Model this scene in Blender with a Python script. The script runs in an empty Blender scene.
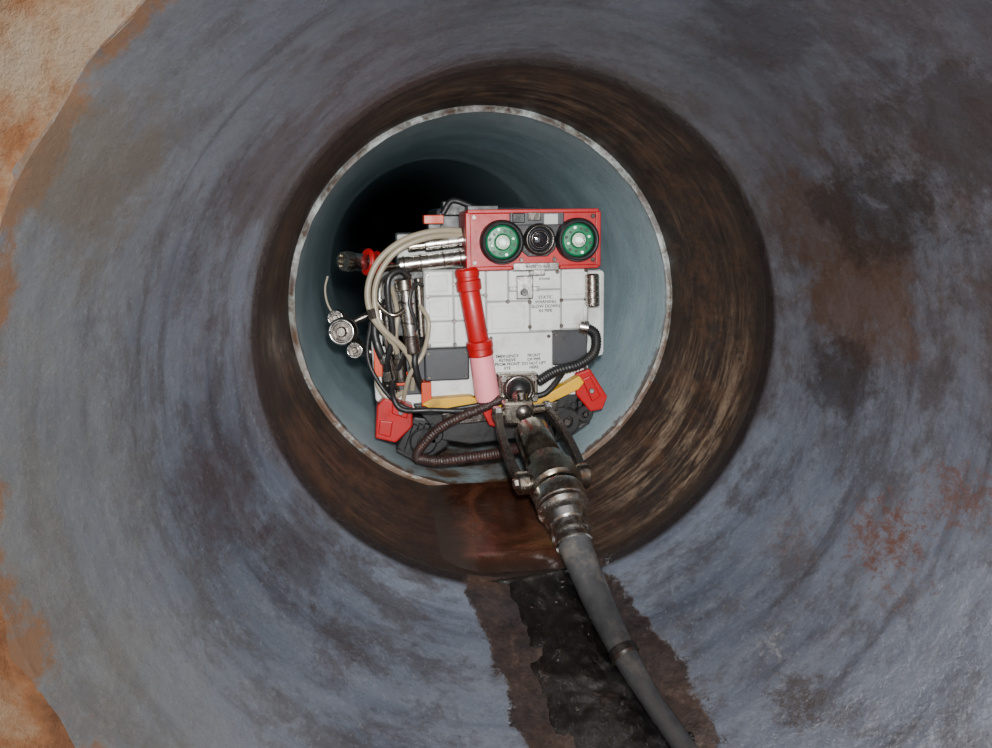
import bpy, math, random
from mathutils import Vector, Matrix, noise
random.seed(7)
SC = bpy.context.scene
COL = SC.collection

# ------------------------------------------------------------ node helpers
class NB:
    def __init__(s, name):
        s.m = bpy.data.materials.new(name); s.m.use_nodes = True
        s.t = s.m.node_tree; s.t.nodes.clear()
        s.out = s.t.nodes.new('ShaderNodeOutputMaterial')
        s.b = s.t.nodes.new('ShaderNodeBsdfPrincipled')
        s.t.links.new(s.b.outputs[0], s.out.inputs[0])
        s.co = s.t.nodes.new('ShaderNodeTexCoord').outputs['Object']
    def lk(s, a, b):
        if hasattr(a, 'is_output'): s.t.links.new(a, b)
        else: b.default_value = a
    def mapp(s, sc, loc=(0,0,0)):
        n = s.t.nodes.new('ShaderNodeMapping'); n.inputs['Scale'].default_value = sc
        n.inputs['Location'].default_value = loc
        s.t.links.new(s.co, n.inputs[0]); return n.outputs[0]
    def noise(s, scale, detail=6, rough=.6, vec=None, dist=0):
        n = s.t.nodes.new('ShaderNodeTexNoise')
        n.inputs['Scale'].default_value = scale; n.inputs['Detail'].default_value = detail
        n.inputs['Roughness'].default_value = rough; n.inputs['Distortion'].default_value = dist
        s.t.links.new(vec or s.co, n.inputs['Vector']); return n.outputs['Fac']
    def ramp(s, fac, stops):
        n = s.t.nodes.new('ShaderNodeValToRGB'); e = n.color_ramp.elements
        while len(e) < len(stops): e.new(.5)
        for i, (p, c) in enumerate(stops):
            e[i].position = p
            e[i].color = (c, c, c, 1) if isinstance(c, (int, float)) else (*c, 1)
        s.lk(fac, n.inputs[0]); return n.outputs[0]
    def mix(s, f, a, b, mode='MIX'):
        n = s.t.nodes.new('ShaderNodeMix'); n.data_type = 'RGBA'; n.blend_type = mode
        s.lk(f, n.inputs[0])
        for v, i in ((a, 6), (b, 7)):
            if isinstance(v, tuple): v = (*v, 1) if len(v) == 3 else v
            s.lk(v, n.inputs[i])
        return n.outputs[2]
    def math(s, op, a, b=0.0, clamp=False):
        n = s.t.nodes.new('ShaderNodeMath'); n.operation = op; n.use_clamp = clamp
        s.lk(a, n.inputs[0]); s.lk(b, n.inputs[1]); return n.outputs[0]
    def spot(s, p, r):
        n = s.t.nodes.new('ShaderNodeVectorMath'); n.operation = 'DISTANCE'
        s.t.links.new(s.co, n.inputs[0]); n.inputs[1].default_value = p
        return s.rng(n.outputs['Value'], r, 0.0, 0, 1)
    def rng(s, v, a, b, c, d):
        n = s.t.nodes.new('ShaderNodeMapRange'); n.interpolation_type = 'SMOOTHSTEP'
        s.lk(v, n.inputs[0])
        for i, k in enumerate((a, b, c, d)): n.inputs[i+1].default_value = k
        if a > b:
            n.inputs[1].default_value = b; n.inputs[2].default_value = a
            n.inputs[3].default_value = d; n.inputs[4].default_value = c
        return n.outputs[0]
    def xyz(s):
        n = s.t.nodes.new('ShaderNodeSeparateXYZ'); s.t.links.new(s.co, n.inputs[0]); return n.outputs
    def bump(s, h, st=.3, d=.01):
        n = s.t.nodes.new('ShaderNodeBump'); n.inputs['Strength'].default_value = st
        n.inputs['Distance'].default_value = d; s.lk(h, n.inputs['Height'])
        s.t.links.new(n.outputs[0], s.b.inputs['Normal'])
    def fin(s, col=None, rough=.5, metal=0, spec=.5):
        if col is not None:
            s.lk((*col, 1) if isinstance(col, tuple) else col, s.b.inputs['Base Color'])
        s.lk(rough, s.b.inputs['Roughness']); s.b.inputs['Metallic'].default_value = metal
        s.b.inputs['Specular IOR Level'].default_value = spec
        return s.m

def simple(name, col, rough=.5, metal=0, var=.25, scale=30, dirt=(.05,.035,.025), dirtamt=.25, bump=.08):
    k = NB(name)
    n = k.noise(scale, 5, .6)
    c = k.mix(k.ramp(n, [(.35, 0), (.7, var)]), col, tuple(x*.45 for x in col))
    d = k.ramp(k.noise(scale*.35, 8, .7), [(.52, 0), (.70, dirtamt)])
    c = k.mix(d, c, dirt)
    k.bump(n, bump, .004)
    return k.fin(c, k.ramp(n, [(.3, max(rough-.1, .05)), (.7, min(rough+.15, 1))]), metal)

# ------------------------------------------------------------ pipe materials
def mat_cone():
    k = NB('weathered_blue_grey_paint')
    big = k.noise(2.4, 6, .55, dist=.5)
    ring = k.noise(1, 5, .6, k.mapp((2.4, 32, 2.4)))
    ring2 = k.noise(1, 9, .74, k.mapp((7, 14, 7), (3, 1, 2)), dist=.15)
    fine = k.noise(120, 6, .72)
    mid = k.noise(13, 9, .74, dist=.15)
    ham = k.noise(1, 3, .5, k.mapp((30, 44, 30)))
    c = k.ramp(big, [(.3, (.085, .105, .148)), (.5, (.140, .170, .225)), (.72, (.20, .235, .295))])
    c = k.mix(k.ramp(ring, [(.45, 0), (.66, .40)]), c, (.25, .285, .335))
    c = k.mix(k.ramp(ring, [(.30, .65), (.44, 0)]), c, (.045, .048, .062))
    c = k.mix(k.ramp(ring2, [(.48, 0), (.60, .62)]), c, (.065, .057, .060))
    c = k.mix(k.ramp(fine, [(.56, 0), (.70, .42)]), c, (.33, .365, .41))
    c = k.mix(k.ramp(fine, [(.28, .55), (.40, 0)]), c, (.040, .036, .036))
    x, y, z = k.xyz()
    # yellow-grey film on the left side near the mouth
    left = k.math('MULTIPLY', k.rng(x, -.25, -.62, 0, 1), k.rng(y, 1.20, .90, 0, 1))
    c = k.mix(k.math('MULTIPLY', left, k.ramp(mid, [(.3, .25), (.65, .7)])), c, (.22, .225, .20))
    # brown film on the upper right, with dimmer light painted into its colour
    br = k.math('MULTIPLY', k.rng(x, .12, .48, 0, 1), k.rng(z, -.28, .10, 0, 1))
    br = k.math('MULTIPLY', br, k.ramp(ring2, [(.36, .4), (.58, 1)]))
    c = k.mix(k.math('MULTIPLY', br, .76), c, k.ramp(mid, [(.3, (.042, .036, .038)), (.7, (.100, .070, .056))]))
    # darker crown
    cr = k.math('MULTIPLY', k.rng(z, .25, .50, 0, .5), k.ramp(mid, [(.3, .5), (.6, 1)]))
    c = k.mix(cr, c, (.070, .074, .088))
    # rust near the mouth edge
    e = k.math('ADD', k.rng(y, .93, .85, 0, .34), k.noise(9, 8, .7))
    e = k.math('MULTIPLY', k.rng(e, .74, .86, 0, .85), k.rng(x, .1, -.3, 0, 1))
    c = k.mix(e, c, (.24, .13, .065))
    # rust patches
    spk = k.noise(60, 9, .88); blot = k.noise(9, 12, .82, dist=.2)
    for p, r, t, lo, colr, amt in (
        ((.54, 1.05, -.29), .22, spk, .80, (.15, .062, .034), .85),
        ((.60, .98, -.20), .18, spk, .80, (.14, .060, .034), .75),
        ((.57, 1.02, -.38), .24, spk, .82, (.13, .066, .040), .7),
        ((.44, 1.15, -.33), .22, spk, .84, (.12, .066, .040), .6),
        ((.52, 1.14, .08), .28, blot, .70, (.105, .056, .030), .65),
        ((.46, 1.20, .20), .24, blot, .70, (.085, .048, .028), .65),
        ((.50, 1.17, -.05), .18, blot, .72, (.035, .028, .027), .7),
        ((.50, 1.10, .22), .24, blot, .72, (.030, .025, .024), .7),
        ((.38, 1.00, -.53), .14, spk, .76, (.055, .044, .040), .8),
        ((.36, 1.05, -.47), .12, spk, .84, (.34, .34, .34), .6),
        ((.55, .95, .35), .30, blot, .68, (.048, .038, .037), .7),
        ((.25, 1.05, .50), .26, blot, .72, (.050, .045, .052), .6),
        ((-.40, 1.20, .25), .26, blot, .72, (.065, .044, .050), .6),
        ((-.45, 1.12, -.2), .28, blot, .72, (.070, .044, .044), .55),
        ((-.36, 1.22, -.30), .24, blot, .72, (.060, .042, .042), .5),
        ((-.30, 1.10, -.43), .24, blot, .76, (.062, .046, .042), .55),
        ((-.55, .93, .25), .22, blot, .68, (.16, .135, .10), .55),
    ):
        s = k.spot(p, r)
        v = k.math('ADD', k.math('MULTIPLY', s, .40), t)
        c = k.mix(k.rng(v, lo, lo+.15, 0, amt), c, colr)
    # darker towards the step to the rusty ring
    g = k.math('ADD', k.rng(y, 1.20, 1.335, 0, .42), k.math('MULTIPLY', ring2, .55))
    c = k.mix(k.rng(g, .44, .80, 0, .75), c, (.050, .043, .046))
    c = k.mix(k.rng(y, 1.308, 1.322, 0, .95), c, (.012, .008, .007))
    # brown run along the invert
    f = k.rng(y, 1.33, 1.0, 0, 1)
    xc = k.math('SUBTRACT', x, k.math('ADD', k.math('MULTIPLY', f, .085), .025))
    w = k.math('SUBTRACT', k.math('ABSOLUTE', xc), k.math('MULTIPLY', f, .020))
    w = k.math('ADD', w, k.math('MULTIPLY', k.noise(9, 9, .74), .14))
    bot = k.math('MULTIPLY', k.rng(w, .204, .194, 0, 1), k.rng(z, -.2, -.35, 0, 1))
    c = k.mix(k.math('MULTIPLY', bot, .92), c, k.ramp(blot, [(.40, (.018, .012, .010)), (.52, (.055, .034, .025)), (.64, (.16, .105, .075))]))
    h = k.math('ADD', k.math('MULTIPLY', fine, .30), k.math('ADD', k.math('MULTIPLY', mid, .35), k.math('MULTIPLY', ham, .6)))
    h = k.math('ADD', h, k.math('MULTIPLY', bot, -.6))
    k.bump(h, .36, .012)
    r = k.ramp(mid, [(.3, .16), (.7, .36)])
    return k.fin(c, r, 0, .65)

def mat_band():
    k = NB('wet_rusty_steel')
    ring = k.noise(1, 10, .78, k.mapp((5.5, 34, 5.5)))
    ax = k.noise(1, 8, .75, k.mapp((16, 6, 16)))
    blot = k.noise(8, 12, .82)
    c = k.ramp(ring, [(.36, (.014, .009, .007)), (.5, (.062, .036, .023)), (.62, (.14, .086, .054)), (.76, (.27, .20, .14))])
    c = k.mix(k.ramp(blot, [(.45, 0), (.55, .85)]), c, (.018, .012, .010))
    c = k.mix(k.ramp(ax, [(.50, 0), (.62, .6)]), c, (.125, .060, .030))
    x, y, z = k.xyz()
    sc = k.math('MULTIPLY', k.spot((.34, 1.5, -.28), .38), k.ramp(ring, [(.48, 0), (.58, 1)]))
    sc = k.math('MULTIPLY', sc, k.ramp(blot, [(.42, 1), (.56, .2)]))
    c = k.mix(k.math('MULTIPLY', sc, .9), c, (.42, .33, .23))
    s2 = k.math('MULTIPLY', k.spot((.0, 1.62, .45), .45), k.ramp(ring, [(.48, 0), (.60, 1)]))
    s2 = k.math('MULTIPLY', s2, k.ramp(ax, [(.40, .1), (.58, 1)]))
    c = k.mix(k.math('MULTIPLY', s2, .8), c, (.24, .18, .12))
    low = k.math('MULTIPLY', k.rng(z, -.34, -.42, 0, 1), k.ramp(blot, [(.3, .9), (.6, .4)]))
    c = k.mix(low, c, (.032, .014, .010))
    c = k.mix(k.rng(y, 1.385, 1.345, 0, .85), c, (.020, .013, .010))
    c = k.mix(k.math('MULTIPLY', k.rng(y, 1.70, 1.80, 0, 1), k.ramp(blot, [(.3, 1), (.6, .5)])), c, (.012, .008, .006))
    k.bump(k.math('ADD', ring, k.math('MULTIPLY', blot, 1.8)), .6, .012)
    return k.fin(c, k.ramp(blot, [(.35, .34), (.6, .65)]))

def mat_inner():
    k = NB('teal_pipe_lining')
    big = k.noise(5, 7, .6); fine = k.noise(90, 5, .7); ring = k.noise(1, 5, .6, k.mapp((2, 14, 2)))
    c = k.ramp(big, [(.3, (.30, .415, .455)), (.7, (.44, .565, .61))])
    c = k.mix(k.ramp(ring, [(.5, 0), (.75, .4)]), c, (.54, .65, .68))
    c = k.mix(k.ramp(fine, [(.55, 0), (.72, .45)]), c, (.15, .20, .215))
    x, y, z = k.xyz()
    lip = k.rng(y, 1.812, 1.795, 0, 1)
    lc = k.mix(k.ramp(k.noise(16, 9, .80), [(.40, 0), (.54, 1)]), (.42, .48, .45), (.075, .045, .030))
    c = k.mix(lip, c, lc)
    rs = k.math('ADD', k.rng(y, 1.86, 1.80, 0, .3), k.noise(20, 8, .75))
    c = k.mix(k.math('MULTIPLY', k.rng(rs, .68, .78, 0, .85), k.rng(z, .1, -.25, .2, 1)), c, (.11, .060, .035))
    g = k.math('MULTIPLY', k.rng(z, -.32, -.44, 0, 1), k.ramp(k.noise(10, 8, .7), [(.35, .2), (.6, 1)]))
    c = k.mix(g, c, (.10, .055, .03))
    k.bump(k.math('ADD', fine, ring), .3, .006)
    return k.fin(c, k.ramp(big, [(.3, .3), (.7, .5)]))

def mat_collar():
    k = NB('orange_rusted_primer')
    a = k.noise(6, 9, .65, dist=.4); f = k.noise(40, 6, .75)
    x, y, z = k.xyz()
    av = k.math('ADD', a, k.rng(z, -.3, .3, -.08, .02))
    c = k.ramp(av, [(.3, (.12, .052, .024)), (.44, (.32, .15, .065)), (.54, (.42, .31, .20)), (.75, (.42, .40, .34))])
    c = k.mix(k.ramp(f, [(.5, 0), (.7, .6)]), c, (.28, .12, .045))
    k.bump(k.math('ADD', a, f), .7, .015)
    return k.fin(c, .75)

def mat_sediment():
    k = NB('wet_silt')
    a = k.noise(9, 9, .75, dist=.4); f = k.noise(70, 5, .75)
    c = k.ramp(a, [(.42, (.004, .004, .004)), (.56, (.012, .010, .009)), (.68, (.050, .032, .023))])
    c = k.mix(k.ramp(f, [(.64, 0), (.69, .65)]), c, (.28, .26, .24))
    k.bump(k.math('ADD', a, k.math('MULTIPLY', f, .4)), .55, .012)
    return k.fin(c, k.ramp(a, [(.35, .08), (.7, .28)]), 0, .5)

def mat_water():
    k = NB('rusty_water')
    a = k.noise(7, 9, .72, k.mapp((1, .6, 1)), dist=.8)
    c = k.ramp(a, [(.3, (.010, .006, .005)), (.5, (.050, .018, .010)), (.7, (.15, .050, .024))])
    x, y, z = k.xyz()
    e = k.math('ADD', k.math('ABSOLUTE', x), k.math('MULTIPLY', k.noise(12, 8, .75), .14))
    c = k.mix(k.rng(e, .140, .200, 0, 1), c, (.026, .016, .012))
    e2 = k.math('ADD', y, k.math('MULTIPLY', a, -.10))
    c = k.mix(k.rng(e2, 1.34, 1.30, 0, .9), c, (.016, .010, .008))
    k.bump(k.noise(16, 4, .55), .25, .01)
    return k.fin(c, k.math('ADD', k.ramp(a, [(.35, .08), (.7, .4)]), k.rng(e, .14, .20, 0, .35)), 0, .6)

M_WHITE = simple('panel_white', (.66, .685, .665), .42, 0, .30, 22, (.20, .17, .13), .6, .03)
M_SEAM = simple('panel_seam_grey', (.28, .29, .28), .55, 0, .3, 22, (.12, .10, .08), .5)
M_GREYP = simple('panel_grey', (.48, .50, .48), .5, 0, .3, 30)
M_RED = simple('safety_red', (.40, .0008, .003), .40, 0, .35, 24, (.04, .002, .002), .65)
M_PINK = simple('overexposed_pink_sleeve', (.85, .28, .33), .4, 0, .1, 20, (.6, .05, .06), .35)  # pink puts the overexposed glare on this tube into its colour
M_ORANGE = simple('orange_anodised', (.55, .045, .002), .4)
M_YEL = simple('yellow_bumper', (.66, .36, .001), .45, 0, .2, 30, (.07, .04, .015), .7)
M_BLACK = simple('black_rubber', (.010, .010, .011), .45, 0, .3, 60, (.05, .038, .026), .3, .2)
M_DARK = simple('charcoal_cover', (.033, .036, .042), .42)
M_BRAID = simple('braided_hose', (.030, .015, .013), .40, 0, .5, 140, (.12, .045, .03), .6, .6)
M_STEEL = simple('brushed_steel', (.72, .705, .67), .20, 1, .3, 60, (.12, .09, .07), .35)
M_GUN = simple('gunmetal', (.42, .385, .33), .22, 1, .35, 50, (.05, .035, .025), .5, .15)
M_DSTEEL = simple('oiled_steel', (.18, .16, .145), .26, .95, .4, 50, (.04, .025, .018), .5, .2)
M_BEIGE = simple('beige_tubing', (.31, .265, .19), .33, 0, .2, 60)
M_SHEATH = simple('grey_cable_sheath', (.075, .078, .082), .24, 0, .6, 40, (.22, .19, .155), .55, .25)
M_TEXT = simple('label_ink', (.03, .03, .035), .6)
M_GREEN = simple('green_led_board', (.008, .17, .070), .35, 0, .6, 160, (.01, .03, .02), .6)
k = NB('lens_glass'); k.b.inputs['Coat Weight'].default_value = 1; M_LENS = k.fin((.008, .008, .012), .05)
k = NB('lamp_phosphor'); k.b.inputs['Emission Color'].default_value = (.75, 1, .85, 1); k.b.inputs['Emission Strength'].default_value = .6
M_LED = k.fin((.75, .9, .8), .2)

# ------------------------------------------------------------ mesh helpers
def mk(name, verts, faces, mat, parent=None, bevel=0, smooth=0, seg=2):
    me = bpy.data.meshes.new(name); me.from_pydata([tuple(v) for v in verts], [], faces); me.update()
    import bmesh
    bm = bmesh.new(); bm.from_mesh(me); bmesh.ops.recalc_face_normals(bm, faces=bm.faces); bm.to_mesh(me); bm.free()
    me.materials.append(mat)
    if smooth:
        for p in me.polygons: p.use_smooth = True
        me.set_sharp_from_angle(angle=math.radians(smooth))
    o = bpy.data.objects.new(name, me); COL.objects.link(o)
    if parent: o.parent = parent
    if bevel:
        b = o.modifiers.new('bevel', 'BEVEL'); b.width = bevel; b.segments = seg; b.limit_method = 'ANGLE'
    return o

def frame(t, up=None):
    t = t.normalized()
    a = Vector((0, 0, 1)) if abs(t.z) < .95 else Vector((1, 0, 0))
    u = t.cross(a).normalized(); return u, u.cross(t).normalized()

def rings_mesh(name, cs, rs, mat, parent=None, seg=24, smooth=40, tang=None):
    vs, fs = [], []; n = len(cs); u = None
    for i, c in enumerate(cs):
        t = tang if tang else (cs[min(i+1, n-1)] - cs[max(i-1, 0)])
        t = t.normalized()
        if u is None: u, v = frame(t)
        else:
            u = (u - t*u.dot(t)).normalized(); v = u.cross(t)
        for j in range(seg):
            a = 2*math.pi*j/seg
            vs.append(c + (u*math.cos(a) + v*math.sin(a))*rs[i])
    for i in range(n-1):
        for j in range(seg):
            fs.append((i*seg+j, i*seg+(j+1) % seg, (i+1)*seg+(j+1) % seg, (i+1)*seg+j))
    fs.append(tuple(range(seg))); fs.append(tuple((n-1)*seg+j for j in range(seg)))
    return mk(name, vs, fs, mat, parent, 0, smooth)

def catmull(pts, n):
    P = [Vector(p) for p in pts]; P = [P[0]*2-P[1]] + P + [P[-1]*2-P[-2]]
    out = []; S = len(P)-3
    for i in range(n+1):
        f = i/n*S; k = min(int(f), S-1); t = f-k
        a, b, c, d = P[k:k+4]
        out.append(.5*((2*b)+(c-a)*t+(2*a-5*b+4*c-d)*t*t+(3*b-a-3*c+d)*t**3))
    return out

def tube(name, pts, r, mat, parent=None, n=40, seg=12, rib=0, ribn=0):
    cs = catmull(pts, n if not ribn else ribn*4)
    m = len(cs)
    rs = [(r(i/(m-1)) if callable(r) else r) + (rib*(1 if i % 4 in (1, 2) else -1) if ribn else 0) for i in range(m)]
    return rings_mesh(name, cs, rs, mat, parent, seg, 60)

def lathe(name, p0, p1, prof, mat, parent=None, seg=32):
    """prof: (t along p0->p1, radius)"""
    p0, p1 = Vector(p0), Vector(p1)
    return rings_mesh(name, [p0.lerp(p1, t) for t, r in prof], [max(r, 1e-4) for t, r in prof], mat, parent, seg, 35, (p1-p0))

def cyl(name, p0, p1, r, mat, parent=None, seg=24):
    L = (Vector(p1)-Vector(p0)).length; b = min(.15*r, L*.2)/L
    return lathe(name, p0, p1, [(0, r*.85), (b, r), (1-b, r), (1, r*.85)], mat, parent, seg)

def ball(name, c, r, mat, parent=None, n=16):
    c = Vector(c)
    return lathe(name, c-Vector((0, r, 0)), c+Vector((0, r, 0)),
                 [((1-math.cos(math.pi*i/n))/2, r*math.sin(math.pi*i/n)) for i in range(n+1)], mat, parent, 24)

def torus(name, c, R, r, mat, parent=None, axis=(0, 1, 0), a=40, b=12):
    c = Vector(c); ax = Vector(axis).normalized(); u, v = frame(ax); vs, fs = [], []
    for i in range(a):
        t = 2*math.pi*i/a; d = u*math.cos(t)+v*math.sin(t)
        for j in range(b):
            s = 2*math.pi*j/b; vs.append(c+d*(R+r*math.cos(s))+ax*r*math.sin(s))
    for i in range(a):
        for j in range(b):
            fs.append((i*b+j, ((i+1) % a)*b+j, ((i+1) % a)*b+(j+1) % b, i*b+(j+1) % b))
    return mk(name, vs, fs, mat, parent, 0, 180)

def prism(name, front, back, mat, parent=None, bevel=.002):
    n = len(front); vs = list(front)+list(back)
    fs = [tuple(range(n)), tuple(range(n, 2*n))]+[(i, (i+1) % n, n+(i+1) % n, n+i) for i in range(n)]
    return mk(name, vs, fs, mat, parent, bevel)

# ------------------------------------------------------------ pipe shell
SEG = 200
pipe = bpy.data.objects.new('steel_pipeline', None); COL.objects.link(pipe)
def revolve(name, prof, mat, jitter=None):
    vs, fs = [], []; n = len(prof)
    for i, (y, R, cz) in enumerate(prof):
        for j in range(SEG):
            a = 2*math.pi*j/SEG; r = R; yy = y
            if jitter and i in jitter:
                q = Vector((math.cos(a)*6, math.sin(a)*6, i))
                yy += jitter[i]*noise.noise(q*1.5); r += jitter[i]*.5*noise.noise(q*2+Vector((5, 5, 5)))
            # mouth is cut at a slant: longer on the right-hand side
            wt = max(0, min(1, (1.0-y)/.14)) if y > .5 else max(0, min(1, (y-.3)/.2))
            s = .14*max(0, math.cos(a+.35))*wt
            yy -= s; r += s*.52
            vs.append(Vector((r*math.cos(a), yy, cz+r*math.sin(a))))
    for i in range(n):
        k2 = (i+1) % n
        for j in range(SEG):
            fs.append((i*SEG+j, i*SEG+(j+1) % SEG, k2*SEG+(j+1) % SEG, k2*SEG+j))
    return mk(name, vs, fs, mat, pipe, 0, 35)

ST = [(.85, .685, -.08), (.92, .645, -.07), (1.0, .60, -.055), (1.08, .562, -.042), (1.15, .530, -.03),
      (1.22, .501, -.017), (1.28, .478, -.007), (1.325, .463, 0)]
def station(y):
    if y <= ST[0][0]: return .75, -.08
    for a, b in zip(ST, ST[1:]):
        if y <= b[0]:
            t = (y-a[0])/(b[0]-a[0]); return a[1]+(b[1]-a[1])*t, a[2]+(b[2]-a[2])*t
    return .460, 0
prof = []
for a, b in zip(ST, ST[1:]):
    for q in range(4):
        t = q/4; prof.append(tuple(a[i]+(b[i]-a[i])*t for i in range(3)))
prof.append(ST[-1]); 
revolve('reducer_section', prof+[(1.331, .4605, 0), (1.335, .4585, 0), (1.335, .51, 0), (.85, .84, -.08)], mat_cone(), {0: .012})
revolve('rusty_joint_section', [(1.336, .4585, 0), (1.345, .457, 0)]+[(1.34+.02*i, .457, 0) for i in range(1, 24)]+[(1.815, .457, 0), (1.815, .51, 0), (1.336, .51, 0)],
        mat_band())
revolve('lined_section', [(1.80, .4575, 0), (1.797, .449, 0), (1.80, .443, 0), (1.83, .4425, 0), (2.9, .4425, 0),
                       (3.1, .4425, 0), (3.14, .440, 0), (3.22, .440, 0), (3.26, .4425, 0), (60, .4425, 0), (60, .001, 0), (60.05, .001, 0), (60.05, .51, 0), (1.82, .51, 0), (1.82, .4575, 0)],
        mat_inner(), {0: .003, 1: .004, 2: .003})
revolve('mouth_collar', [(.852, .684, -.08), (.842, .70, -.08), (.825, .715, -.08), (.80, .735, -.08), (.77, .748, -.08), (.4, .755, -.08), (-.9, .76, -.08), (-.9, .86, -.08), (.852, .86, -.08)],
        mat_collar(), {0: .014, 1: .012, 2: .014, 3: .01})

# silt on the reducer floor
def silt():
    vs, fs = [], []; NY, NX = 140, 70
    for i in range(NY+1):
        y = .95+(1.334-.95)*i/NY
        R, cz = station(y)
        f = min(max((1.33-y)/.33, 0), 1.4)
        c = .045+.080*f; hw = .080+.010*f
        for j in range(NX+1):
            s = -1.45+2.9*j/NX; x = c+s*hw
            fl = cz-math.sqrt(max(R*R-x*x, 0))
            nz = noise.fractal(Vector((x*9, y*9, 3)), .7, 2.1, 5)
            h = .006*(1-abs(s)**1.5) + .006*nz + .0012*noise.noise(Vector((x*70, y*70, 0)))
            vs.append(Vector((x, y, fl+min(h, .010))))
    for i in range(NY):
        for j in range(NX):
            a = i*(NX+1)+j; fs.append((a, a+1, a+NX+2, a+NX+1))
    mk('wet_silt_deposit', vs, fs, mat_sediment(), None, 0, 180)
silt()
# puddle in the rusty joint
def puddle():
    zl = -.432
    vs, fs = [], []; N = 60
    for i in range(N+1):
        y = 1.345+(1.80-1.345)*i/N
        w = math.sqrt(.457**2-zl**2)+.004
        zz = zl-.020*max(0, 1-(y-1.345)/.05)**2
        for j in range(13): 
            s = -1+j/6; x = s*w
            vs.append(Vector((x, y+(.012*noise.noise(Vector((x*25, 1, 1))) if i == 0 else 0), zz)))
    for i in range(N):
        for j in range(12):
            a = i*13+j; fs.append((a, a+1, a+14, a+13))
    mk('rusty_water_puddle', vs, fs, mat_water(), None, 0, 180)
puddle()

# ------------------------------------------------------------ ROBOT
# drawing grid: 400 grid units per metre, grid (500,340) = robot origin, front plane of body at y=0
bot = bpy.data.objects.new('pipe_inspection_robot', None); COL.objects.link(bot)
bot.location = (.04, 1.86, -.086)
bot.rotation_euler = (0, math.radians(-.7), 0)
def g(px, py, d=0.0):
    up = max(340-py, 0)
    X = (px-500-.002*up-.006*(px-500)*up/100)/400
    Z = (340-py)*(1-.034*up/100)/400
    return Vector((X-(X+.294)*d/1.86, -d, Z-(Z-.295)*d/1.86))
U = 1/400
def boxg(name, x0, y0, x1, y1, d0, d1, mat, bevel=.002):
    f = [g(x0, y0, d1), g(x1, y0, d1), g(x1, y1, d1), g(x0, y1, d1)]
    b = [Vector((v.x, -d0, v.z)) for v in f]
    return prism(name, f, b, mat, bot, bevel)
def polyg(name, pts, d0, d1, mat, bevel=.002):
    f = [g(x, y, d1) for x, y in pts]; b = [Vector((v.x, -d0, v.z)) for v in f]
    return prism(name, f, b, mat, bot, bevel)
def tubeg(name, pts, r, mat, **kw): return tube(name, [g(*p) for p in pts], r*U if not callable(r) else r, mat, bot, **kw)
def cylg(name, a, b, r, mat, **kw): return cyl(name, g(*a), g(*b), r*U, mat, bot, **kw)
def screw(i, px, py, d, r=2.0):
    p = g(px, py, d); cyl('screw_%d' % i, p+Vector((0, .002, 0)), p-Vector((0, .0025, 0)), r*U, M_DSTEEL, bot, 10)

# main body
boxg('body_shell', 427, 270, 590, 402, -.34, -.004, M_GREYP, .006)
boxg('front_panel', 426, 268, 590, 346, -.05, .006, M_SEAM, .003)
boxg('side_shell_right', 580, 272, 607, 361, -.32, -.03, M_WHITE, .012)
boxg('lower_panel', 427, 348, 590, 399, -.05, .002, M_WHITE, .003)
polyg('left_skirt', [(374, 336), (384, 330), (428, 330), (428, 404), (392, 408), (376, 396)], -.30, -.02, M_WHITE, .006)
boxg('centre_plate', 487, 334, 553, 404, -.02, .016, M_WHITE, .003)
boxg('left_dark_cover', 425, 347, 469, 379, -.02, .02, M_DARK, .004)
boxg('right_dark_cover', 553, 333, 589, 368, -.02, .02, M_DARK, .004)
for i, (x0, y0, x1, y1) in enumerate([(427.5, 270, 454, 294), (427.5, 295.5, 454, 319), (427.5, 320.5, 454, 345), (455.5, 270, 486, 294), (455.5, 295.5, 486, 319),
                                      (455.5, 320.5, 486, 345), (487.5, 270, 508, 301), (509.5, 270, 529.5, 301), (487.5, 302.5, 529.5, 333), (531, 270, 561, 290), (531, 291.5, 561, 332),
                                      (562.5, 270, 588.5, 301), (562.5, 302.5, 588.5, 331)]):
    boxg('panel_facet_%d' % i, x0, y0, x1, y1, .0, .0110, M_WHITE, .0022)
for i, (x0, y0, x1, y1) in enumerate([(431, 274, 450, 290), (431, 299, 450, 315), (431, 324, 450, 341), (459, 299, 482, 315), (492, 306, 525, 329), (566, 274, 585, 297), (566, 306, 585, 327)]):
    boxg('facet_pad_%d' % i, x0, y0, x1, y1, .0, .0135, M_WHITE, .0020)
sc = [(430, 273), (430, 295), (430, 320), (430, 343), (455, 283), (455, 320), (455, 343), (486, 295), (486, 330), (508, 302), (530, 303), (530, 328),
      (562, 302), (562, 328), (587, 302), (587, 328), (470, 319), (587, 272), (558, 273)]
for i, (a, b) in enumerate(sc): screw(i, a, b, .0125)
for i, (a, b) in enumerate([(491, 338), (549, 338), (491, 400), (549, 400), (429, 395), (475, 395), (587, 372), (558, 374), (429, 382), (484, 352)]):
    screw(100+i, a, b, .019, 1.8)
for i, (a, b) in enumerate([(429, 351), (465, 351), (429, 375), (465, 375), (556, 337), (586, 337), (556, 364), (586, 364)]): screw(200+i, a, b, .022, 1.6)
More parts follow.
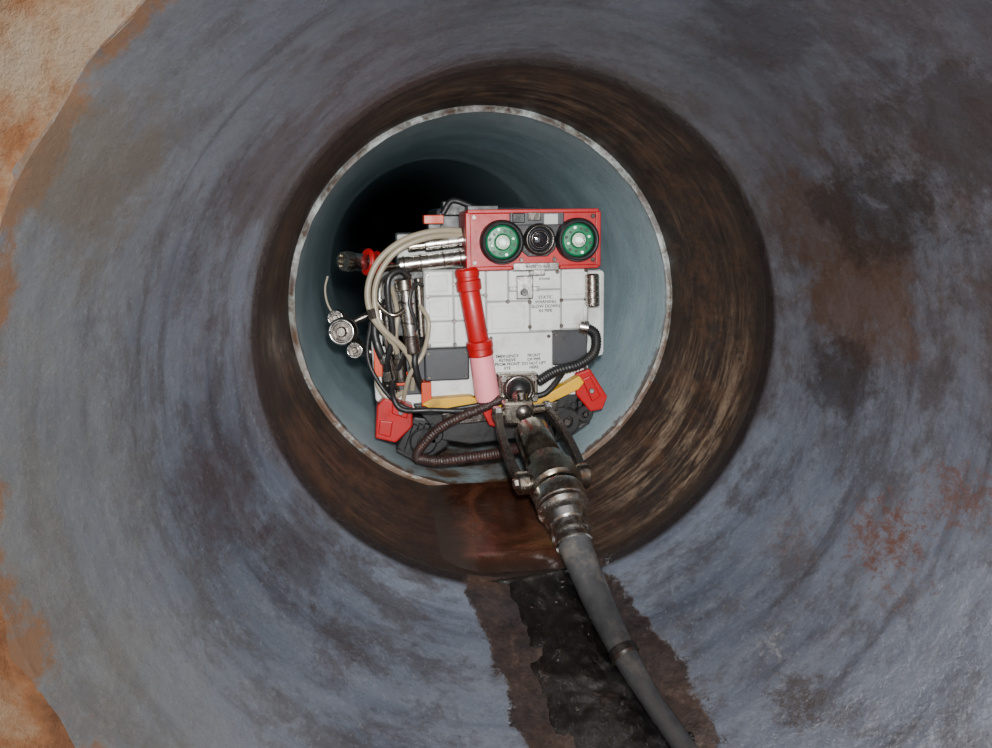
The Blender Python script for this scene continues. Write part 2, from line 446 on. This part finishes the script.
# labels
def label(name, lines, px, py, d, size):
    cu = bpy.data.curves.new(name, 'FONT'); cu.body = lines; cu.size = size*U; cu.align_x = 'CENTER'; cu.extrude = .0004; cu.offset = .0002
    cu.materials.append(M_TEXT); o = bpy.data.objects.new(name, cu); COL.objects.link(o); o.parent = bot
    o.location = g(px, py, d); o.rotation_euler = (math.pi/2, 0, 0)
label('label_warning', 'STATIC\nWARNING\nSLOW DOWN\nIN PIPE', 546, 300, .0120, 4.4)
label('label_tether', 'EMERGENCY\nRETRIEVE\nFROM FRONT\nEYE', 507, 358, .019, 4.0)
label('label_hitch', 'FRONT\nOF PIPE\nDO NOT LIFT\nHERE', 534, 358, .019, 4.0)
label('label_small', 'POWER', 545, 281, .012, 3.2)

# head housing
boxg('head_housing', 468, 209, 602, 270, -.10, .055, M_RED, .008)
boxg('head_rim_top', 470, 208, 600, 212, -.02, .063, M_RED, .002)
boxg('head_rim_bottom', 470, 266, 513, 270, .0, .063, M_RED, .002)
boxg('head_rim_bottom_r', 561, 266, 600, 270, .0, .063, M_RED, .002)
boxg('head_rim_left', 468, 211, 473, 268, .0, .061, M_RED, .002)
boxg('head_rim_right', 597, 211, 602, 268, .0, .061, M_RED, .002)
boxg('head_dark_inset', 511, 210, 565, 225, .0, .060, M_DARK, .003)
polyg('head_dark_centre', [(516, 222), (561, 222), (556, 250), (548, 257), (529, 257), (521, 250)], .0, .0585, M_BLACK, .002)
boxg('head_grey_tab', 545, 213, 559, 224, .0, .066, M_GREYP, .002)
boxg('head_black_tab', 514, 212, 526, 222, .0, .068, M_BLACK, .002)
boxg('head_tab_bracket', 529, 211, 542, 220, .0, .063, M_DSTEEL, .002)
boxg('head_label_plate', 514, 263, 560, 271, .0, .064, M_STEEL, .002)
boxg('head_notch', 534, 268, 546, 276, .0, .060, M_STEEL, .002)
label('label_head', 'INSPECTION', 537, 268.5, .0655, 3.6)
for n, (cx, cy) in enumerate([(501, 241), (575, 240)]):
    c0 = g(cx, cy, .04); d = Vector((0, -1, 0))
    lathe('lamp_barrel_%d' % n, c0, c0+d*.05, [(0, .051), (.78, .051), (.88, .0495), (.98, .047), (1, .045), (.9, .0400), (.55, .0385), (.55, .001)], M_BLACK, bot, 48)
    q = c0+d*.030
    lathe('lamp_board_%d' % n, q, q+d*.010, [(0, .0385), (.5, .0385), (.9, .0345), (1, .020), (.7, .018), (.6, .001)], M_GREEN, bot, 48)
    lathe('lamp_reflector_%d' % n, q, q+d*.016, [(0, .018), (.8, .018), (1, .016), (.75, .012), (.6, .001)], M_STEEL, bot, 32)
    ball('lamp_bulb_%d' % n, q+d*.013, .0080, M_LED, bot, 10)
    torus('lamp_ring_%d' % n, c0+d*.046, .0445, .0030, M_DARK, bot)
    for j in range(12):
        a = j*math.pi/6+.3; p = q+d*.009+Vector((math.cos(a), 0, math.sin(a)))*(.030 if j % 2 else .026)
        cyl('led_%d_%d' % (n, j), p, p+d*.005, .0034 if j % 2 else .0028, M_LED if j % 3 == 0 else M_DARK, bot, 10)
c0 = g(538.5, 239, .05); d = Vector((0, -1, 0))
lathe('camera_barrel', c0, c0+d*.03, [(0, .037), (.8, .037), (1, .034), (.85, .027), (.6, .0245), (.6, .001)], M_BLACK, bot, 40)
lathe('camera_lens', c0+d*.016, c0+d*.026, [(0, .0235), (.4, .0235), (.7, .018), (.9, .010), (1, .001)], M_LENS, bot, 32)
torus('camera_ring', c0+d*.028, .031, .0014, M_DSTEEL, bot)
torus('camera_inner_ring', c0+d*.025, .019, .0010, M_DSTEEL, bot)
for i, (a, b) in enumerate([(476, 216), (594, 216), (476, 262), (594, 261), (522, 260), (555, 260)]): screw(300+i, a, b, .057, 2.2)

# centre bracket below head
boxg('bracket_block', 517, 276, 534, 300, .0, .03, M_STEEL, .003)
boxg('bracket_tab', 510, 287, 540, 292, .0, .022, M_STEEL, .0015)
cylg('bracket_pin', (525, 293, .03), (525, 293, .042), 3.4, M_BLACK)
cylg('side_canister', (593, 276, .02), (594, 309, .02), 7, M_GUN)
for i in range(5): torus('canister_band_%d' % i, g(593.2, 280+i*6.5, .02), 7*U, .0016, M_STEEL, bot, (0, 0, 1))
boxg('canister_clip', 586, 283, 594, 302, -.02, .016, M_STEEL)
boxg('top_rail', 470, 204, 500, 210, -.25, -.04, M_DARK)

# red tube down the front
lathe('red_cylinder', g(470, 287, .05), g(479, 343, .05), [(0, .023), (.03, .025), (.94, .025), (1, .023)], M_RED, bot)
lathe('red_cylinder_cap', g(468, 267, .05), g(470.5, 290, .05), [(0, .024), (.1, .029), (.35, .029), (.38, .027), (.5, .027), (.55, .030), (.95, .030), (1, .026)], M_RED, bot)
lathe('red_cylinder_collar', g(479, 339, .05), g(481, 355, .05), [(0, .026), (.1, .032), (.5, .032), (.55, .030), (.9, .031), (1, .028)], M_RED, bot)
lathe('pink_sleeve', g(481, 355, .05), g(487, 400, .05), [(0, .028), (.9, .030), (1, .028)], M_PINK, bot)
polyg('red_tail', [(479, 399), (494, 398), (500, 416), (497, 430), (488, 427), (481, 412)], .03, .06, M_RED, .003)

# bumper, undercarriage
polyg('yellow_bumper', [(430, 397), (470, 396), (482, 402), (540, 402), (581, 380), (586, 387), (580, 394), (550, 407), (480, 411), (432, 408), (421, 402)], -.02, .035, M_YEL, .002)
polyg('undercarriage', [(412, 402), (585, 392), (570, 425), (545, 440), (470, 446), (440, 440)], -.32, .0, M_BLACK, .004)
polyg('undercarriage_beam', [(440, 412), (560, 405), (556, 416), (470, 424), (442, 424)], -.02, .02, M_DSTEEL, .003)
polyg('red_foot_left', [(384, 394), (412, 403), (411, 424), (394, 440), (374, 434), (377, 402)], -.12, .02, M_RED, .004)
polyg('red_foot_left_cap', [(392, 400), (408, 404), (406, 416), (391, 410)], .0, .028, M_RED, .003)
polyg('red_foot_left_rib', [(379, 416), (392, 418), (389, 434), (377, 430)], .0, .026, M_RED, .003)
polyg('red_foot_right', [(577, 378), (592, 373), (611, 403), (606, 416), (593, 418), (578, 400)], -.12, .02, M_RED, .004)
polyg('red_foot_right_cap', [(584, 384), (592, 380), (604, 402), (595, 408)], .0, .028, M_RED, .003)
cylg('foot_bolt_left', (400, 409, .02), (400, 409, .034), 2.6, M_BLACK)
cylg('foot_bolt_right', (594, 396, .02), (594, 396, .034), 2.6, M_BLACK)
boxg('orange_clip_top', 428, 213, 447, 222, -.10, -.03, M_ORANGE)
boxg('orange_clip_top_b', 432, 222, 444, 230, -.10, -.03, M_DARK)
boxg('orange_side', 376, 344, 384, 372, -.1, .0, M_ORANGE)
boxg('orange_lower', 421, 380, 431, 404, -.02, .028, M_ORANGE)
boxg('orange_mid', 397, 368, 408, 382, -.02, .01, M_ORANGE)

def track(side, pts, cl):
    polyg('track_core_'+side, pts, -.34, -.01, M_BLACK, .006)
    (x0, y0), (x1, y1) = cl
    for i in range(13):
        d = -.33+i*.027
        a, b = g(x0, y0, 0), g(x1, y1, 0)
        dirv = (b-a).normalized(); nn = Vector((-dirv.z, 0, dirv.x))
        if nn.z > 0: nn = -nn
        f = [a, b, b+nn*.008, a+nn*.008]
        f = [Vector((v.x, -d, v.z)) for v in f]; bk = [v+Vector((0, .014, 0)) for v in f]
        prism('track_lug_%s_%d' % (side, i), f, bk, M_BLACK, bot, .001)
track('left', [(412, 414), (446, 420), (447, 446), (424, 461), (410, 460), (394, 446)], ((396, 447), (420, 461)))
track('right', [(540, 412), (578, 400), (598, 420), (586, 434), (560, 448), (546, 446)], ((562, 447), (592, 427)))
for i, (cx, cy, r) in enumerate([(421, 438, 14), (432, 432, 9), (566, 425, 15), (585, 418, 9)]):
    p = g(cx, cy, -.005); lathe('track_roller_%d' % i, p, p+Vector((0, -.02, 0)), [(0, r*U), (.8, r*U), (1, r*U*.85), (1, r*U*.45), (.6, r*U*.4), (.6, .001)], M_BLACK, bot)
    cyl('roller_hub_%d' % i, p+Vector((0, -.01, 0)), p+Vector((0, -.026, 0)), r*U*.25, M_DSTEEL, bot, 12)
for i in range(6):
    polyg('tread_bar_%d' % i, [(548+i*8, 446-i*3.2), (552+i*8, 444-i*3.2), (556+i*7, 414-i*2), (552+i*7, 414-i*2)], -.01, .008, M_BLACK, .001)
for i in range(5):
    polyg('tread_bar_l_%d' % i, [(402+i*7, 450-i*2), (406+i*7, 452-i*2), (416+i*6, 424), (412+i*6, 422)], -.01, .008, M_BLACK, .001)

# left-hand plumbing
cylg('actuator_upper', (403, 263, .01), (470, 256, .01), 7.5, M_STEEL)
for i, x in enumerate((408, 424, 446, 462)): torus('actuator_band_%d' % i, g(x, 263-(x-403)*.104, .01), 7.8*U, .002, M_GUN, bot, (1, 0, .1))
cylg('actuator_top', (428, 243, -.01), (472, 238, -.01), 7, M_STEEL)
cylg('actuator_top_nose', (412, 245, -.01), (430, 243, -.01), 5, M_GUN)
cylg('valve_body', (408, 283, .03), (413, 338, .03), 7, M_STEEL)
cylg('valve_cap', (407, 276, .03), (408, 288, .03), 8.5, M_GUN)
cylg('valve_foot', (412, 332, .03), (414, 350, .03), 8, M_DSTEEL)
torus('valve_band', g(409.5, 300, .03), 7.4*U, .002, M_DSTEEL, bot, (.1, 0, 1))
torus('valve_band_b', g(411.5, 320, .03), 7.4*U, .002, M_DSTEEL, bot, (.1, 0, 1))
cylg('valve_rod', (421, 276, .0), (423, 334, .0), 4, M_GUN)
cylg('small_canister', (389, 300, -.02), (391, 335, -.02), 6, M_DSTEEL)
cylg('lower_canister', (399, 345, .0), (402, 378, .0), 7, M_DSTEEL)
cylg('lower_canister_cap', (398, 340, .0), (399, 350, .0), 8, M_STEEL)
cylg('lower_canister_b', (386, 348, -.01), (388, 382, -.01), 5, M_GUN)
boxg('manifold', 383, 268, 428, 344, -.2, -.02, M_BLACK, .004)
boxg('manifold_lower', 388, 340, 426, 392, -.2, -.012, M_DARK, .004)
boxg('manifold_top', 402, 232, 470, 268, -.25, -.05, M_GREYP, .005)
boxg('manifold_fin', 440, 228, 472, 236, -.2, -.02, M_WHITE, .003)
hoses = [([(472, 230, -.01), (440, 229, .01), (408, 238, .02), (384, 258, .03), (373, 285, .04), (376, 312, .05), (392, 335, .04), (400, 352, .015), (400, 366, -.01)], 3.0, M_BEIGE),
         ([(472, 234, -.01), (435, 235, .02), (404, 247, .03), (386, 268, .03), (379, 292, .04), (384, 322, .05), (405, 345, .04), (414, 366, .02), (412, 386, -.01)], 2.8, M_BEIGE),
         ([(403, 263, .01), (389, 266, .02), (380, 282, .03), (382, 300, .04), (396, 312, .05), (409, 306, .04)], 2.4, M_GUN),
         ([(413, 275, .03), (404, 268, .04), (393, 276, .05), (392, 300, .05), (395, 330, .04), (388, 360, .02), (388, 390, -.02)], 3.0, M_BLACK),
         ([(420, 300, .0), (430, 320, .03), (424, 350, .03), (410, 372, .03), (402, 400, -.02)], 2.2, M_BEIGE),
         ([(376, 312, .0), (370, 350, .0), (380, 378, .01), (398, 400, .03), (425, 410, .045), (460, 407, .05), (490, 403, .05)], 2.2, M_BLACK),
         ([(424, 335, -.01), (416, 352, .03), (417, 372, .03), (424, 392, .0)], 3.5, M_BLACK),
         ([(385, 296, -.01), (378, 325, .01), (383, 350, .02), (392, 366, -.01)], 4, M_BLACK),
         ([(396, 285, -.01), (400, 310, .03), (398, 335, .03), (404, 366, -.01)], 2.4, M_BEIGE),
         ([(408, 385, -.02), (390, 394, .01), (379, 380, .0), (378, 356, -.02)], 2.6, M_BEIGE),
         ([(428, 285, -.01), (418, 282, .03), (412, 300, .045), (417, 325, .04), (405, 350, .03), (394, 385, -.01)], 2.0, M_BLACK),
         ([(402, 268, -.02), (386, 280, .01), (384, 310, .025), (389, 340, .03), (399, 392, -.01)], 2.2, M_STEEL)]
for i, (p, r, m) in enumerate(hoses): tubeg('hose_%d' % i, p, r, m, n=48, seg=10)
for i, (x, y, z) in enumerate([(400, 350, .018), (414, 368, .02), (388, 372, .01), (468, 231, .0), (385, 354, .018), (376, 310, .049)]):
    cylg('hose_fitting_%d' % i, (x-1, y-5, z), (x+1, y+5, z), 4.4, M_GUN if i % 2 else M_STEEL, seg=6)
# guide wheel assembly on the left
dn = Vector((-.12, -1, .10)).normalized()
def wheel(nm, px, py, dd, r, L):
    c = g(px, py, dd)
    lathe(nm, c, c+dn*L, [(0, r*.85), (.15, r), (.45, r), (.5, r*.86), (.62, r*.86), (.66, r*.98), (.9, r*.95), (1, r*.85), (1, r*.62), (.80, r*.58), (.80, .001)], M_DSTEEL, bot, 36)
    torus(nm+'_rim', c+dn*L, r*.80, r*.09, M_STEEL, bot, tuple(dn))
    lathe(nm+'_hub', c+dn*L*.7, c+dn*L*1.15, [(0, r*.36), (.7, r*.36), (1, r*.28), (1, .001)], M_GUN, bot, 20)
    for j in range(8):
        a = j*math.pi/4; p = c+dn*L*.9+Vector((math.cos(a), 0, math.sin(a)))*r*.78
        cyl(nm+'_bolt_%d' % j, p, p+dn*.008, r*.12, M_BLACK, bot, 8)
wheel('guide_wheel', 350, 326, -.10, .036, .055)
wheel('guide_wheel_lower', 361, 344, -.10, .022, .05)
wheel('guide_wheel_upper', 344, 313, -.13, .022, .04)
tubeg('guide_arm', [(350, 326, -.13), (366, 344, -.13), (387, 352, -.13)], 6, M_DSTEEL, n=12)
tubeg('guide_arm_upper', [(350, 322, -.12), (366, 314, -.13), (388, 306, -.13)], 4, M_DSTEEL, n=12)
tubeg('guide_cable', [(342, 313, -.14), (335, 300, -.14), (333, 285, -.14), (336, 272, -.14)], 1.2, M_BEIGE, n=20, seg=8)
torus('red_connector_ring', g(374, 259, -.06), .026, .0075, M_RED, bot, (1, .5, -.15))
torus('red_connector_ring_b', g(382, 260, -.09), .024, .0055, M_RED, bot, (1, .5, -.15))
cylg('connector_barrel', (356, 258, -.03), (392, 261, -.12), 8.5, M_STEEL)
lathe('connector_cap', g(358, 258.3, -.034), g(351, 257.6, -.016), [(0, .024), (.6, .024), (1, .022), (1, .016), (.7, .014), (.7, .001)], M_GUN, bot)
tubeg('connector_arm', [(388, 262, -.10), (400, 268, -.12), (412, 275, -.15)], 6, M_RED, n=14)
boxg('rear_module', 440, 206, 540, 240, -.50, -.14, M_DARK, .01)
boxg('rear_module_bracket', 446, 199, 470, 214, -.16, -.10, M_BLACK, .003)
tubeg('top_cable', [(446, 212, -.1), (455, 199, -.1), (470, 203, -.1), (482, 209, -.1)], 3, M_BLACK, n=20, seg=8)

# hoses on the front
tubeg('corrugated_hose', [(586, 330, .02), (597, 338, .03), (596, 356, .04), (580, 368, .045), (556, 374, .05), (538, 384, .06)], 5, M_BLACK, rib=.0008, ribn=40)
cylg('hose_gland', (580, 329, .02), (590, 331, .025), 6.5, M_STEEL)
tubeg('braided_hose_upper', [(500, 400, .07), (482, 408, .07), (455, 418, .06), (434, 430, .05), (417, 448, .04), (414, 458, .03)], 4.6, M_BRAID, rib=.0005, ribn=44)
tubeg('braided_hose_lower', [(414, 457, .03), (436, 461, .05), (468, 459, .07), (500, 456, .10), (524, 450, .14)], 5.4, M_BRAID, rib=.0005, ribn=44)
tubeg('black_hose_left', [(392, 372, -.01), (393, 392, .04), (402, 406, .05), (430, 408, .05), (470, 410, .06), (498, 402, .06)], 2.6, M_BLACK, n=40, seg=10)
tubeg('black_hose_right', [(566, 372, .02), (556, 386, .04), (546, 396, .05), (534, 399, .05)], 3, M_BLACK, n=20, seg=10)

# ------------------------------------------------------------ tow hitch + umbilical
tow = bpy.data.objects.new('umbilical_tow_cable', None); COL.objects.link(tow)
O = Vector(bot.location)
def gw(px, py, d): return O+g(px, py, d)
def boxw(name, x0, y0, x1, y1, d0, d1, mat, bevel=.002):
    f = [gw(x0, y0, d1), gw(x1, y0, d1), gw(x1, y1, d1), gw(x0, y1, d1)]
    b = [Vector((v.x, O.y-d0, v.z)) for v in f]
    return prism(name, f, b, mat, tow, bevel)
boxw('hitch_plate', 498, 375, 539, 404, .012, .05, M_GUN, .004)
boxw('hitch_plate_front', 501, 378, 536, 401, .05, .062, M_GUN, .004)
for i, (a, b) in enumerate([(503, 379), (534, 379), (502, 400), (535, 400)]):
    p = gw(a, b, .06); cyl('hitch_bolt_%d' % i, p, p+Vector((0, -.012, 0)), .0085, M_STEEL, tow, 6)
A = gw(519, 391, .085)
ball('hitch_ball', A, .029, M_BLACK, tow)
torus('hitch_ball_ring', gw(519, 391, .072), .031, .006, M_DSTEEL, tow)
J = Vector((.070, 1.715, -.232)); B = Vector((.070, 1.64, -.278)); Cc = Vector((.0967, 1.46, -.338)); Dd = Vector((.104, 1.34, -.408))
ax = (Cc-B).normalized(); lat = Vector((1, 0, 0)); lat = (lat-ax*lat.dot(ax)).normalized(); nrm = lat.cross(ax)
cyl('joint_neck', A, J, .020, M_DSTEEL, tow)
cyl('joint_cross_pin', J-lat*.064, J+lat*.064, .013, M_GUN, tow)
cyl('joint_cross_pin_vertical', J-Vector((0, .02, .036)), J+Vector((0, .02, .036)), .013, M_GUN, tow)
boxw('joint_block', 504, 404, 535, 428, .125, .165, M_GUN, .006)
ball('joint_knuckle', J, .028, M_DSTEEL, tow)
for s in (-1, 1):
    cyl('joint_nut_%d' % s, J+lat*s*.052, J+lat*s*.070, .019, M_STEEL, tow, 6)
    p = [J+lat*s*.058, J.lerp(Cc, .25)+lat*s*.070, J.lerp(Cc, .6)+lat*s*.074, J.lerp(Cc, .88)+lat*s*.068]
    def bar(name, p, w, h, mat):
        cs = catmull(p, 16); vs, fs = [], []
        for i, q in enumerate(cs):
            for a, b in ((-1, -1), (1, -1), (1, 1), (-1, 1)): vs.append(q+lat*a*w+nrm*b*h)
        for i in range(16):
            for j in range(4): fs.append((i*4+j, i*4+(j+1) % 4, i*4+4+(j+1) % 4, i*4+4+j))
        fs += [(0, 1, 2, 3), (64, 65, 66, 67)]
        return mk(name, vs, fs, mat, tow, .004)
    bar('yoke_arm_%d' % s, p, .009, .012, M_DSTEEL)
    e = J.lerp(Cc, .86)+lat*s*.066
    cyl('yoke_eye_%d' % s, e-lat*.014, e+lat*.014, .024, M_GUN, tow)
    cyl('yoke_bolt_%d' % s, e-lat*.02, e+lat*.02, .011, M_STEEL, tow, 6)
S0 = J.lerp(Cc, .22)
lathe('swivel_body', S0, Cc, [(0, .020), (.05, .036), (.12, .040), (.50, .040), (.52, .037), (.56, .037), (.58, .043), (.80, .045), (.82, .050), (1, .050)], M_GUN, tow, 48)
lathe('yoke_collar', Cc.lerp(S0, .28), Cc.lerp(S0, .02), [(0, .050), (.08, .056), (.9, .056), (1, .052)], M_GUN, tow, 48)
def seg(name, a, b, prof, mat): return lathe(name, a, b, prof, mat, tow, 48)
seg('ring_stack', Cc, Cc.lerp(Dd, .62), [(0, .050), (.1, .053), (.42, .053), (.44, .0505), (.47, .0505), (.49, .053), (.56, .053), (.58, .043), (.8, .042), (.82, .044), (1, .040)], M_STEEL)
seg('taper_sleeve', Cc.lerp(Dd, .6), Cc.lerp(Dd, 1.0), [(0, .036), (.3, .034), (.32, .039), (.52, .039), (.54, .034), (.68, .033), (.70, .037), (.88, .037), (.9, .033), (1, .032)], M_STEEL)
path = [Cc.lerp(Dd, .97), Vector((.118, 1.24, -.460)), Vector((.138, 1.14, -.511)), Vector((.163, 1.06, -.554)), Vector((.188, 1.0, -.586)), Vector((.222, .9, -.640)),
        Vector((.25, .78, -.725)), Vector((.27, .5, -.765)), Vector((.28, 0, -.775)), Vector((.28, -.7, -.775))]
def rr(t):
    t *= 9
    return .0330-.010*min(t, 2)/2 if t < 2 else max(.023-.006*(t-2), .0175)
tube('cable_sheath', path, rr, M_SHEATH, tow, n=120, seg=24)
b2 = catmull(path, 120)
t = (b2[28]-b2[27]); lathe('cable_ferrule', b2[27]-t.normalized()*.010, b2[27]+t.normalized()*.010, [(0, .0225), (.2, .0255), (.8, .0255), (1, .0220)], M_DSTEEL, tow)

# ------------------------------------------------------------ camera & lights
cam = bpy.data.cameras.new('camera'); co = bpy.data.objects.new('camera', cam); COL.objects.link(co)
cam.sensor_width = 36; cam.lens = 771/992*36; cam.clip_start = .02
co.location = (-.254, 0, .209); co.rotation_euler = (math.radians(90-11.44), 0, math.radians(-8.67))
SC.camera = co

def light(name, kind, loc, tgt, energy, col=(1, 1, 1), **kw):
    l = bpy.data.lights.new(name, kind); l.energy = energy; l.color = col
    for a, b in kw.items(): setattr(l, a, b)
    o = bpy.data.objects.new(name, l); COL.objects.link(o); o.location = loc
    o.rotation_euler = (Vector(tgt)-Vector(loc)).to_track_quat('-Z', 'Y').to_euler(); return o
light('camera_flash', 'SPOT', (-.22, .02, .30), (.05, 1.9, -.12), 180, (1, .99, .97), spot_size=math.radians(44), spot_blend=.8, shadow_soft_size=.03)
light('fill_lamp', 'AREA', (-.12, -.25, .22), (.10, 1.3, -.15), 16, (.98, .98, 1), size=.25)  # added soft fill behind the camera, brightens the reducer walls
light('daylight_opening', 'AREA', (0, -.85, -.02), (0, 1, -.05), 7, (.92, .96, 1), size=1.2)
w = bpy.data.worlds.new('world'); SC.world = w; w.use_nodes = True
w.node_tree.nodes['Background'].inputs[0].default_value = (.75, .82, .9, 1); w.node_tree.nodes['Background'].inputs[1].default_value = .3
